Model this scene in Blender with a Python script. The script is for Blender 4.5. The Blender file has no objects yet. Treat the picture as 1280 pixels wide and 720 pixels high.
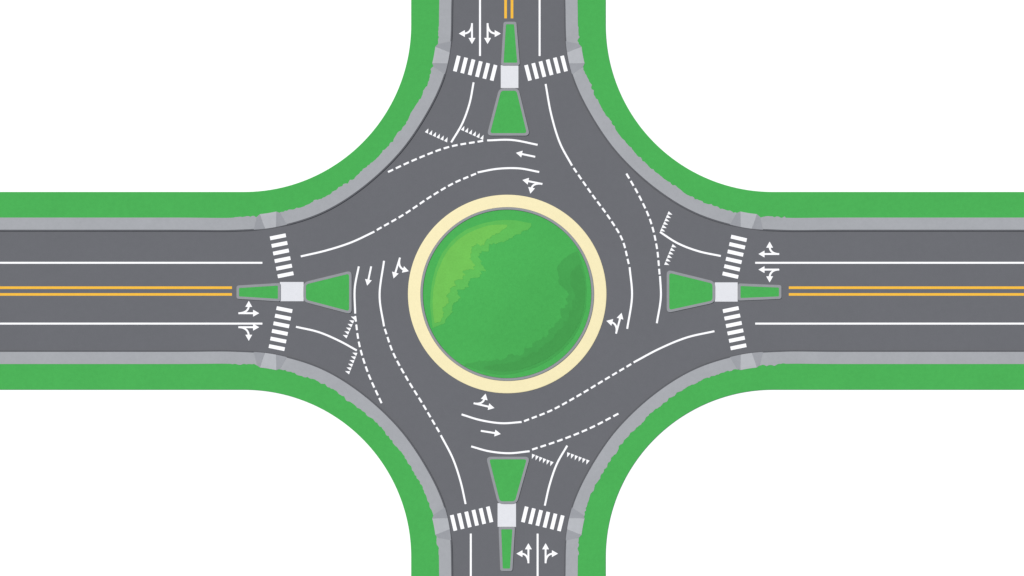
import bpy, math, random, bmesh
from mathutils import Vector, noise
random.seed(7)
S=0.1
def W(p,z=0.0): return Vector(((p[0]-640)*S,(360-p[1])*S,z))
scene=bpy.context.scene
col=scene.collection
# ---------- materials ----------
def lin(c):
    c/=255.0
    return c/12.92 if c<=0.04045 else ((c+0.055)/1.055)**2.4
GAIN=1.30
def albedo(rgb,g=GAIN): return tuple(min(0.9,lin(v)/g) for v in rgb)
def material(name,rgb,scales=((0.15,0.10),(2.0,0.10),(14.0,0.12)),rough=0.9,bump=0.0,bscale=20,direct=None,wear=0):
    m=bpy.data.materials.new(name); m.use_nodes=True
    nt=m.node_tree; N=nt.nodes; L=nt.links
    b=N["Principled BSDF"]; b.inputs["Roughness"].default_value=rough
    b.inputs["Specular IOR Level"].default_value=0.12
    base=direct or albedo(rgb)
    tc=N.new("ShaderNodeNewGeometry")
    fac=None
    for sc,amp in scales:
        n=N.new("ShaderNodeTexNoise"); n.inputs["Scale"].default_value=sc; n.inputs["Detail"].default_value=5
        L.new(tc.outputs["Position"],n.inputs["Vector"])
        mr=N.new("ShaderNodeMapRange"); mr.inputs["From Min"].default_value=0.25; mr.inputs["From Max"].default_value=0.75
        mr.inputs["To Min"].default_value=1-amp; mr.inputs["To Max"].default_value=1+amp
        L.new(n.outputs["Fac"],mr.inputs["Value"])
        if fac is None: fac=mr.outputs[0]
        else:
            mu=N.new("ShaderNodeMath"); mu.operation='MULTIPLY'
            L.new(fac,mu.inputs[0]); L.new(mr.outputs[0],mu.inputs[1]); fac=mu.outputs[0]
    vm=N.new("ShaderNodeVectorMath"); vm.operation='SCALE'
    vm.inputs[0].default_value=base
    L.new(fac,vm.inputs["Scale"])
    L.new(vm.outputs[0],b.inputs["Base Color"])
    if bump>0:
        n=N.new("ShaderNodeTexNoise"); n.inputs["Scale"].default_value=bscale; n.inputs["Detail"].default_value=6
        L.new(tc.outputs["Position"],n.inputs["Vector"])
        bp=N.new("ShaderNodeBump"); bp.inputs["Strength"].default_value=bump; bp.inputs["Distance"].default_value=0.05
        L.new(n.outputs["Fac"],bp.inputs["Height"]); L.new(bp.outputs["Normal"],b.inputs["Normal"])
    return m
M_ground=material("pale_ground",None,scales=((0.05,0.01),(3,0.015)),direct=(0.83,0.83,0.83))
M_asphalt=material("asphalt",(107,108,112),scales=((0.12,0.02),(1.2,0.02),(9,0.045)),bump=0.10,bscale=16)
M_pave=material("pavement_concrete",(167,169,172),scales=((0.3,0.03),(2.5,0.03),(14,0.04)),bump=0.06)
M_kerb=material("kerb_stone",(96,97,101),scales=((1,0.06),(9,0.06)))
M_ramp=material("ramp_concrete",(181,183,186),scales=((2,0.03),(12,0.03)))
M_flare=material("ramp_flare_concrete",(156,158,162),scales=((2,0.03),(12,0.03)))
M_grass=material("mown_grass",(75,175,85),scales=((0.2,0.025),(2.2,0.04),(9,0.07)),bump=0.25,bscale=9)
M_light=material("painted_highlight",(112,191,84),scales=((0.9,0.04),(5,0.05)),bump=0.15,bscale=7)  # highlight on the mound's lit side, painted as a lighter green
M_light2=material("painted_highlight_soft",(94,184,85),scales=((0.9,0.04),(5,0.05)),bump=0.15,bscale=7)  # softer surround of the painted mound highlight
M_dark=material("painted_shade",(71,163,80),scales=((0.9,0.03),(5,0.05)),bump=0.15,bscale=7)  # shade on the mound's far side, painted as a darker green
M_dark2=material("painted_shade_deep",(69,157,77),scales=((0.9,0.03),(5,0.05)),bump=0.15,bscale=7)  # deeper core of the painted mound shade
M_white=material("white_road_paint",(255,255,255),scales=((1.5,0.03),(10,0.05)),direct=(0.80,0.80,0.80))
M_yellow=material("yellow_road_paint",(247,190,66),scales=((1.5,0.03),(10,0.05)))
M_cream=material("cream_concrete",(248,236,188),scales=((0.4,0.015),(3,0.02),(12,0.02)))
M_ikerb=material("island_kerb_stone",(150,152,155),scales=((1.5,0.04),(12,0.06)))
M_pad=material("crossing_concrete",(228,229,232),scales=((1.5,0.02),(12,0.03)))
# ---------- mesh helpers ----------
def mk(name,verts,faces,mat,parent=None,smooth=False):
    me=bpy.data.meshes.new(name); me.from_pydata([tuple(v) for v in verts],[],faces); me.update()
    me.materials.append(mat)
    if smooth:
        for p in me.polygons: p.use_smooth=True
    o=bpy.data.objects.new(name,me); col.objects.link(o)
    if parent: o.parent=parent
    return o
def up(pts):
    a=sum(pts[i][0]*pts[(i+1)%len(pts)][1]-pts[(i+1)%len(pts)][0]*pts[i][1] for i in range(len(pts)))
    return pts if a>0 else pts[::-1]
def prism(name,pts,z0,z1,mat,parent=None):
    pts=up([(p[0],p[1]) for p in pts]); n=len(pts)
    v=[(x,y,z0) for x,y in pts]+[(x,y,z1) for x,y in pts]
    f=[list(range(n,2*n))]+[[i,(i+1)%n,n+(i+1)%n,n+i] for i in range(n)]
    return mk(name,v,f,mat,parent)
def cat(P,step=1.5):
    P=[Vector(p) for p in P]; out=[]
    Q=[P[0]*2-P[1]]+P+[P[-1]*2-P[-2]]
    for i in range(1,len(Q)-2):
        a,b,c,d=Q[i-1:i+3]
        n=max(1,int(min((c-b).length,260)/step))
        l1,l2,l3=[max(1e-4,(y-x).length)**0.5 for x,y in((a,b),(b,c),(c,d))]
        t1=((b-a)/l1-(c-a)/(l1+l2)+(c-b)/l2)*l2
        t2=((c-b)/l2-(d-b)/(l2+l3)+(d-c)/l3)*l2
        for k in range(n):
            t=k/n
            out.append((2*t**3-3*t*t+1)*b+(t**3-2*t*t+t)*t1+(-2*t**3+3*t*t)*c+(t**3-t*t)*t2)
    out.append(P[-1]); return out
def arclen(P):
    L=[0]
    for i in range(1,len(P)): L.append(L[-1]+(P[i]-P[i-1]).length)
    return L
def rounded(pts,r,seg=6):
    out=[];n=len(pts)
    for i in range(n):
        p=Vector(pts[i]);a=Vector(pts[i-1]);b=Vector(pts[(i+1)%n])
        d1=(a-p);d2=(b-p);rr=min(r,d1.length*0.45,d2.length*0.45)
        s=p+d1.normalized()*rr;e=p+d2.normalized()*rr
        for k in range(seg+1):
            t=k/seg; out.append((1-t)**2*s+2*t*(1-t)*p+t*t*e)
    return out
def grow(pts,d):
    pts=[Vector(p) for p in up([tuple(p) for p in pts])];n=len(pts);out=[]
    for i in range(n):
        p=pts[i];e1=(p-pts[i-1]).normalized();e2=(pts[(i+1)%n]-p).normalized()
        n1=Vector((e1.y,-e1.x));n2=Vector((e2.y,-e2.x))
        b=(n1+n2)/(1+n1.dot(n2)); out.append(p+b*d)
    return out

# ---------- ground, road, pavements, verges ----------
R=2500
g=mk("ground",[(-R,-R,0),(R,-R,0),(R,R,0),(-R,R,0)],[[0,1,2,3]],M_ground)
g["kind"]="structure"; g["label"]="plain pale white ground around the junction"; g["category"]="ground"
CX,CY=635.5,363.5
Cuv=cat([(69,3300),(69,420),(69.5,357),(71.5,304),(80,266),(100,223),(135,172),(185,125.5),(235,95.5),(292,78.5),(340,74.5),(420,74.5),(3500,74.5)],2.5)
CL=arclen(Cuv)
def normal(i):
    a=Cuv[max(0,i-1)];b=Cuv[min(len(Cuv)-1,i+1)];t=(b-a).normalized()
    n=Vector((-t.y,t.x)); 
    return n if n.x+n.y>0 else -n
CN=[normal(i) for i in range(len(Cuv))]
def nearest(q):
    q=Vector(q); return min(range(len(Cuv)),key=lambda i:(Cuv[i]-q).length)
RAMPS=[CL[nearest((74,291))],CL[nearest((296,78))]]
PW=17.0
def ph(s,d):
    w=0
    for r in RAMPS:
        w=max(w,min(1,max(0,(26-abs(s-r))/14)))
    return 0.14-0.105*w*max(0,1-d/16.0)
def uvw(p,sx,sy,z=0): return W((CX+sx*p[0],CY-sy*p[1]),z)
road=[]
for sx,sy,rev in((1,1,False),(1,-1,True),(-1,-1,False),(-1,1,True)):
    q=[uvw(p,sx,sy) for p in Cuv]
    road+= q[::-1] if rev else q
rd=prism("road",road,0.002,0.02,M_asphalt)
rd["kind"]="structure"; rd["label"]="grey asphalt roundabout with four approach roads"; rd["category"]="road"
def strip(name,sx,sy,d0,d1,rows,mat,dz,parent=None,rag=0,seed=0):
    v=[];f=[];n=len(Cuv)
    for i in range(n):
        u=Cuv[i]
        for r in range(rows+1):
            d=d0+(d1-d0)*r/rows
            if r==rows and rag and u.x<345 and u.y<330:
                k=noise.noise(Vector((CL[i]*0.05,seed,0)))*1.5+noise.noise(Vector((CL[i]*0.22,seed,3)))*1.6
                d+=rag*(k+0.4)
            p=u+CN[i]*d
            v.append(uvw(p,sx,sy,ph(CL[i],d)+dz))
        for d in (d1,d0): v.append(uvw(u+CN[i]*d,sx,sy,0.004))
    m=rows+3
    flip=(sx*sy>0)
    for i in range(n-1):
        a=i*m;b=(i+1)*m
        idx=[m-1]+list(range(rows+1))+[m-2]
        for j in range(len(idx)-1):
            q=[a+idx[j],b+idx[j],b+idx[j+1],a+idx[j+1]]
            f.append(q if flip else q[::-1])
    return mk(name,v,f,mat,parent)
arc=[Vector((330.5-209*math.cos(t),332.5-209*math.sin(t))) for t in [k*math.pi/2/60 for k in range(61)]]
Auv=[Vector((121.5,3300))]+[Vector((121.5,332.5+k)) for k in (400,100,30)]+arc+[Vector((330.5+k,123.5)) for k in(30,100,400)]+[Vector((3500,123.5))]
qi=0
for sx,sy in((1,1),(1,-1),(-1,-1),(-1,1)):
    pv=strip("pavement",sx,sy,1.8,PW,6,M_pave,0.0,rag=1.4,seed=qi*5.3)
    pv["kind"]="structure"; pv["label"]="light grey concrete pavement curving round the junction corner"; pv["category"]="pavement"
    strip("kerb",sx,sy,0.0,1.7,1,M_kerb,0.006,parent=pv)
    vp=[uvw(p,sx,sy) for p in Auv]+[uvw(Cuv[i]+CN[i]*(PW-2.8),sx,sy) for i in range(len(Cuv)-1,-1,-1)]
    vg=prism("grass_verge",vp,0.003,0.118,M_grass)
    vg["kind"]="structure"; vg["label"]="green mown grass verge between pavement and white ground"; vg["category"]="grass"
    for r in RAMPS:
        i0=min(range(len(CL)),key=lambda i:abs(CL[i]-r))
        base=uvw(Cuv[i0],sx,sy,0.02)
        e=bpy.data.objects.new("kerb_ramp",None); e.empty_display_size=0.5; e.location=base; col.objects.link(e)
        e["label"]="light concrete kerb ramp with sloped side flares at crosswalk"; e["category"]="kerb ramp"; e["group"]="kerb ramps at the crosswalks"
        def PT(s,d,dz):
            s=r+s
            i=max(0,min(len(CL)-2,next(k for k in range(len(CL)) if CL[k]>s)-1)); t=(s-CL[i])/(CL[i+1]-CL[i])
            p=Cuv[i].lerp(Cuv[i+1],t)+CN[i].lerp(CN[i+1],t)*d
            w=uvw(p,sx,sy,ph(s,d)+dz); return w-base
        def sheet(nm,fs,mat,dz):
            v=[];f=[];A=8;B=6
            for a in range(A+1):
                for b_ in range(B+1):
                    s,d=fs(a/A,b_/B); v.append(PT(s,d,dz))
            for a in range(A):
                for b_ in range(B):
                    q=[a*(B+1)+b_,(a+1)*(B+1)+b_,(a+1)*(B+1)+b_+1,a*(B+1)+b_+1]
                    f.append(q if sx*sy>0 else q[::-1])
            return mk(nm,v,f,mat,e)
        sheet("ramp_panel",lambda a,b:((-1+2*a)*(7+4.5*b),1.0+(PW+1.8)*b),M_ramp,0.012)
        for sg in(-1,1):
            sheet("ramp_flare",lambda a,b:(sg*(7.1+4.5*b+(a*(14-(9.5)*b))),1.0+(PW+1.8-3*a)*b),M_flare,0.012)
    qi+=1
# ---------- road markings ----------
ZL=0.026
def ribbon(name,P,w,mat,dash=None,z=ZL):
    P=cat(P,1.5) if len(P)>2 else [Vector(P[0]),Vector(P[1])]
    L=arclen(P);T=L[-1]
    def at(s):
        s=max(0,min(T,s)); i=0
        while i<len(L)-2 and L[i+1]<s:i+=1
        t=(s-L[i])/max(1e-6,L[i+1]-L[i]); p=P[i].lerp(P[i+1],t)
        a=P[max(0,i-1)];b=P[min(len(P)-1,i+2)]; tt=(b-a).normalized(); return p,Vector((-tt.y,tt.x))
    segs=[(0,T)]
    if dash:
        on,off=dash; n=max(1,round((T+off)/(on+off))); k=(T+off)/(n*(on+off)); segs=[(j*(on+off)*k,j*(on+off)*k+on*k) for j in range(n)]
    v=[];f=[]
    for s0,s1 in segs:
        n=max(1,int((s1-s0)/2.0)) if len(P)>2 else 1; st=len(v)
        for k in range(n+1):
            p,nn=at(s0+(s1-s0)*k/n); v+= [W(p+nn*w/2,z),W(p-nn*w/2,z)]
        for k in range(n):
            a=st+2*k; f.append([a,a+2,a+3,a+1])
    o=mk(name,v,f,mat,rd)
    if o.data.polygons[0].normal.z<0: o.data.flip_normals()
    return o
LW=2.4
solid=[
 [(592,103),(587,129),(578,154),(564,178)],
 [(682,105),(689,143),(700,179),(715,207)],
 [(787,334),(790,370),(784,411)],
 [(825,345),(826,372),(821,404)],
 [(825,290),(847,304),(873,314),(901,320)],
 [(893,414),(858,422),(824,436),(792,453)],
 [(652,527.5),(627,529),(600,525),(577,518)],
 [(662,564),(636,566.5),(611,564),(589,558)],
 [(709,557),(696,580),(687,606),(681,632)],
 [(582,630),(576,603),(566,573),(551,544)],
 [(480,408),(474.5,370),(480,326)],
 [(448.5,333),(443.5,360),(444,392)],
 [(370,408.5),(398,415),(424,426),(446,438)],
 [(376,320.5),(408,313),(439,303),(468,289.5)],
 [(597,215.5),(622,211),(649,210.5),(674,215)],
 [(609,175.5),(640,175),(672,181)],
]
for P in solid: ribbon("lane_line",P,LW,M_white)
dashed=[
 [(717,210),(740,243),(762,273),(778,300),(786,330)],
 [(783,217),(799,245),(813,276),(821,309),(824.5,343)],
 [(789,455),(757,474),(722,495),(689,513),(655,526.5)],
 [(773,517),(738,535),(701,550),(665,562)],
 [(549,540),(529,506),(508,472),(491,440),(481,411)],
 [(444,395),(449,430),(460,466),(477,504)],
 [(471,287.5),(505,268),(538,246),(567,229),(595,217)],
 [(485,215),(520,199),(560,184),(604,176)],
]
for P in dashed: ribbon("dashed_lane_line",P,LW,M_white,dash=(7,3.6))
for a,b in [((-2600,328.5),(328,328.5)),((-2600,404.5),(328,404.5)),((944,328.5),(3900,328.5)),((944,404.5),(3900,404.5)),
            ((600,-2900),(600,70)),((674.5,-2900),(674.5,70)),((588.5,667),(588.5,3500)),((672,667),(672,3500))]:
    ribbon("lane_line",[a,b],LW,M_white)
for a,b in [((-2600,359.6),(290,359.6)),((-2600,368),(290,368)),((986,359.6),(3900,359.6)),((986,368),(3900,368)),
            ((632,-2900),(632,23)),((640,-2900),(640,23)),((629.5,722),(629.5,3500)),((637.5,722),(637.5,3500))]:
    ribbon("centre_line",[a,b],3.3,M_yellow)
def crosswalk(a,b,n=6,ln=20,th=4.7):
    a=Vector(a);b=Vector(b);t=(b-a).normalized();p=Vector((-t.y,t.x));v=[];f=[]
    for k in range(n):
        c=a.lerp(b,k/(n-1)); 
        s=len(v)
        for i,j in((-1,-1),(1,-1),(1,1),(-1,1)): v.append(W(c+p*ln/2*i+t*th/2*j,ZL))
        f.append([s,s+1,s+2,s+3])
    o=mk("crosswalk",v,f,M_white,rd)
    if o.data.polygons[0].normal.z<0:o.data.flip_normals()
for a,b in [((347.5,296),(357,343.5)),((355.5,387),(346,434.5)),((923.5,298),(913,344)),((913.5,387),(923,433.5)),
            ((571,79.5),(617,91)),((660,91),(705,79.5)),((567,653.5),(612,643)),((656,643),(701,654))]:
    crosswalk(a,b)
def teeth(a,b,d,n=6,h=6.0):
    a=Vector(a);b=Vector(b);t=(b-a).normalized();p=Vector((-t.y,t.x))
    if p.dot(Vector(d))<0:p=-p
    v=[];f=[]
    for k in range(n):
        c=a.lerp(b,k/(n-1));s=len(v)
        v+=[W(c-t*2.1,ZL+.005),W(c+t*2.1,ZL+.005),W(c+p*h,ZL+.005)];f.append([s,s+1,s+2])
    o=mk("yield_teeth",v,f,M_white,rd)
    if o.data.polygons[0].normal.z<0:o.data.flip_normals()
for a,b,d in [((533,166),(557,177),(0,-1)),((578,163),(602,174),(0,-1)),
              ((826,287),(835,266),(1,0)),((831,329),(840,307),(1,0)),
              ((667,568),(690,577),(0,1)),((711,566),(735,575),(0,1)),
              ((444,398),(434,421),(-1,0)),((446,443),(437,466),(-1,0))]:
    teeth(a,b,d)
def arrow(tail,tip,side=None,w=2.3):
    tail=Vector(tail);tip=Vector(tip);t=(tip-tail).normalized()
    p=Vector((-t.y,t.x)); v=[];f=[]
    def quad(pts,z):
        s=len(v);v.extend(W(q,z) for q in pts);f.append(list(range(s,s+len(pts))))
    hl=7.6;hw=4.3
    quad([tail+p*w/2,tail-p*w/2,tip-t*(hl-1)-p*w/2,tip-t*(hl-1)+p*w/2],ZL)
    quad([tip,tip-t*hl+p*hw,tip-t*hl-p*hw],ZL+.004)
    if side:
        sd=Vector(side); off=(sd-tail).dot(p); al=(sd-tail).dot(t); s=p*(1 if off>0 else -1)
        q0=tail+t*2.0; q1=tail+t*(al*0.95)+s*1.2; q2=tail+t*al+s*(abs(off)-6.6)
        pts=[];n=10
        for k in range(n+1):
            u=k/n; pts.append((1-u)**2*q0+2*u*(1-u)*q1+u*u*q2)
        Lp=[];Rp=[]
        for k in range(n+1):
            tt=(pts[min(n,k+1)]-pts[max(0,k-1)]).normalized();pp=Vector((-tt.y,tt.x))*w/2
            Lp.append(pts[k]+pp);Rp.append(pts[k]-pp)
        for k in range(n): quad([Lp[k],Rp[k],Rp[k+1],Lp[k+1]],ZL+0.008)
        tp=tail+t*al+s*abs(off)
        quad([tp,tp-s*hl+t*hw,tp-s*hl-t*hw],ZL+.012)
    o=mk("lane_arrow",v,f,M_white,rd)
    bm=bmesh.new();bm.from_mesh(o.data)
    for fc in bm.faces:
        fc.normal_update()
        if fc.normal.z<0: fc.normal_flip()
    bm.to_mesh(o.data);bm.free()
for A in [((590,29),(590,55),(573.5,42)),((609.5,29),(609.5,55),(626,42)),
          ((298,391.5),(324,391.5),(311,376)),((298,409),(324,409),(311,426)),
          ((974,317.5),(948,317.5),(962,302)),((974,337),(948,337),(962,353)),
          ((660.5,704),(660.5,679),(645.5,692)),((682,704),(682,679),(697.5,692)),
          ((669,196),(645,191)),((464,333),(459,357)),((601,538.5),(626,542.5)),
          ((678,230),(653,225),(663,242)),((500,322),(492,348),(511,339)),
          ((592,504),(618,510),(607,492)),((770,417),(777,391),(758,401))]:
    arrow(*A)
# ---------- splitter islands ----------
islands=[
 dict(top=[(632,30),(643,30),(647,79),(629,79)],bot=[(626,113),(646,113),(659,167),(612,167)],pad=[(626,81.5),(648,81.5),(648,110),(626,110)]),
 dict(top=[(626,661),(641,661),(638,711),(628,711)],bot=[(611,573.5),(659,573.5),(644,627),(624.5,627)],pad=[(622,629),(645,629),(645,658.5),(622,658.5)]),
 dict(top=[(298.5,359.5),(348,356.5),(348,374),(298.5,371)],bot=[(382,355),(437,341.5),(437,389.5),(382,375)],pad=[(350,352.5),(379.5,352.5),(379.5,376.5),(350,376.5)]),
 dict(top=[(974,359),(925,357),(925,373),(974,371)],bot=[(836,340.5),(891,354),(891,376),(836,388)],pad=[(893.5,353),(922,353),(922,377),(893.5,377)]),
]
for d in islands:
    c=sum((Vector(p) for p in d["pad"]),Vector((0,0)))/4
    e=bpy.data.objects.new("traffic_island",None); e.location=W(c,0.02); e.empty_display_size=1; col.objects.link(e)
    e["label"]="narrow splitter island with grass beds and pale crossing pad"; e["category"]="traffic island"; e["group"]="splitter islands on the approach roads"
    loc=lambda q:[(W(p)-W(c)).to_2d() for p in q]
    for key in("top","bot"):
        q=loc(d[key])
        inner=rounded(grow(q,-0.05),0.35 if key=="bot" else 0.12); outer=rounded(grow(q,0.27),0.65 if key=="bot" else 0.3)
        prism("grass_bed",inner,0.004,0.125,M_grass,e)
        n=len(inner); I=up([tuple(p) for p in inner]);O=up([tuple(p) for p in outer])
        v=[(x,y,0.002) for x,y in O]+[(x,y,0.14) for x,y in O]+[(x,y,0.14) for x,y in I]+[(x,y,0.11) for x,y in I]
        f=[]
        for i in range(n):
            j=(i+1)%n
            for k in range(3): f.append([k*n+i,k*n+j,(k+1)*n+j,(k+1)*n+i])
        mk("island_kerb",v,f,M_ikerb,e)
    prism("crossing_pad",loc(d["pad"]),0.003,0.03,M_pad,e)
# ---------- central island ----------
ce=bpy.data.objects.new("roundabout_island",None); cc=Vector((634,367.5)); ce.location=W(cc,0.02); col.objects.link(ce)
ce["label"]="round grass mound ringed by a cream concrete apron"; ce["category"]="roundabout island"
def ring(name,prof,mat,smooth=False,n=160):
    v=[];f=[]
    for r,z in prof:
        for k in range(n):
            a=2*math.pi*k/n; v.append((r*math.cos(a),r*math.sin(a),z))
    for i in range(len(prof)-1):
        for k in range(n):
            j=(k+1)%n; f.append([i*n+k,i*n+j,(i+1)*n+j,(i+1)*n+k])
    return mk(name,v,f,mat,ce,smooth)
ring("apron",[(12.4,0.002),(12.4,0.06),(12.3,0.075),(10.86,0.11)],M_cream)
ring("kerb",[(10.84,0.05),(10.84,0.2),(10.78,0.22),(10.55,0.22),(10.52,0.15)],M_ikerb)
RM=10.5;H=0.8
def dome(x,y):
    r=min(1,math.hypot(x,y)/RM)
    return 0.17+H*(0.5+0.5*math.cos(math.pi*r))+0.03*noise.noise(Vector((x*0.35,y*0.35,2.0)))*min(1,(1-r)*6)
v=[(0,0,dome(0,0))];f=[];NR=70;NA=200
for i in range(1,NR+1):
    r=RM*i/NR
    for k in range(NA):
        a=2*math.pi*k/NA;x=r*math.cos(a);y=r*math.sin(a)
        v.append((x,y,dome(x,y)))
for k in range(NA): f.append([0,1+k,1+(k+1)%NA])
for i in range(NR-1):
    for k in range(NA):
        a=1+i*NA+k;b=1+i*NA+(k+1)%NA; f.append([a,a+NA,b+NA,b])
mk("grass_mound",v,f,M_grass,ce,True)
def patch(outer,inner,mat,seed,lift,label,jag=1.0):  # coloured sheet over the mound that paints its highlight and shade
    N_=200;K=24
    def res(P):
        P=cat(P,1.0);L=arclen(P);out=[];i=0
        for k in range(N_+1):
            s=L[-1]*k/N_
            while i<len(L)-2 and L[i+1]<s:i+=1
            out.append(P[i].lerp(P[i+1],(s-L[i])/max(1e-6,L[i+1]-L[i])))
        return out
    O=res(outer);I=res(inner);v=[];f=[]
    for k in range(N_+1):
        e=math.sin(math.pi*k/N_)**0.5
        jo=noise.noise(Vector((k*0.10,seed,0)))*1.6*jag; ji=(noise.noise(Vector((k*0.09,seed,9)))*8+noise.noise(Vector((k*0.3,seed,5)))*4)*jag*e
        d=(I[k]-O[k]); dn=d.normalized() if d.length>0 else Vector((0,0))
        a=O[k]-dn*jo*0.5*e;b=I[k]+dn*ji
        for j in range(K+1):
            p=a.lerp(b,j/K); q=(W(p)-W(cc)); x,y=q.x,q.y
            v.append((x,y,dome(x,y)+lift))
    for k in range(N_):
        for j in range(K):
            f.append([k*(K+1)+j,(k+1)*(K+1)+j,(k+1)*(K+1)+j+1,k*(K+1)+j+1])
    o=mk("painted_light_shade",v,f,mat,ce,True)
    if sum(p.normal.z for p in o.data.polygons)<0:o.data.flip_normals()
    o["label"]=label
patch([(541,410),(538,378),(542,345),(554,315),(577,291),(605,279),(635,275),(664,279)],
      [(556,404),(566,385),(574,368),(588,352),(604,336),(600,322),(612,308),(628,303),(646,294),(664,283)],M_light2,1.0,0.02,"soft painted highlight on the mound in slightly lighter green")
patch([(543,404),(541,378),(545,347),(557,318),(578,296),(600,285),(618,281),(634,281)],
      [(551,402),(557,382),(564,364),(576,346),(592,330),(586,320),(598,306),(612,300),(622,292),(634,283)],M_light,2.3,0.04,"painted highlight on the mound in lighter yellow-green")
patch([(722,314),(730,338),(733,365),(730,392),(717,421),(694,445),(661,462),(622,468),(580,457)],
      [(712,318),(697,333),(699,352),(708,366),(706,385),(690,410),(668,430),(636,446),(582,454)],M_dark,4.0,0.02,"painted shade on the mound in darker green")
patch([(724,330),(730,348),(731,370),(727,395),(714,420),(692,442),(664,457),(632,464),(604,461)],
      [(720,333),(712,345),(716,360),(718,375),(710,395),(699,413),(677,434),(648,450),(606,458)],M_dark2,6.0,0.04,"deeper painted shade on the mound in deep green",0.6)
# ---------- light, world, camera ----------
el=62;az=315
sun=bpy.data.lights.new("sun",'SUN');sun.energy=4.2;sun.angle=math.radians(0.5);sun.color=(1.0,0.975,0.94)
so=bpy.data.objects.new("sun",sun);col.objects.link(so)
dirv=Vector((math.sin(math.radians(az))*math.cos(math.radians(el)),math.cos(math.radians(az))*math.cos(math.radians(el)),math.sin(math.radians(el))))
so.rotation_euler=dirv.to_track_quat('Z','Y').to_euler(); so.location=dirv*80
w=bpy.data.worlds.new("World");scene.world=w;w.use_nodes=True
nt=w.node_tree;sk=nt.nodes.new("ShaderNodeTexSky");sk.sky_type='NISHITA';sk.sun_disc=False
sk.sun_elevation=math.radians(el);sk.sun_rotation=math.radians(az)
nt.links.new(sk.outputs[0],nt.nodes["Background"].inputs[0]);nt.nodes["Background"].inputs[1].default_value=0.06
cam=bpy.data.cameras.new("camera");co=bpy.data.objects.new("camera",cam);col.objects.link(co)
co.location=(0,0,300);cam.lens=36*300/128;cam.sensor_width=36;cam.clip_start=1;cam.clip_end=6000
scene.camera=co
scene.view_settings.view_transform='Standard';scene.view_settings.look='None';scene.view_settings.exposure=0
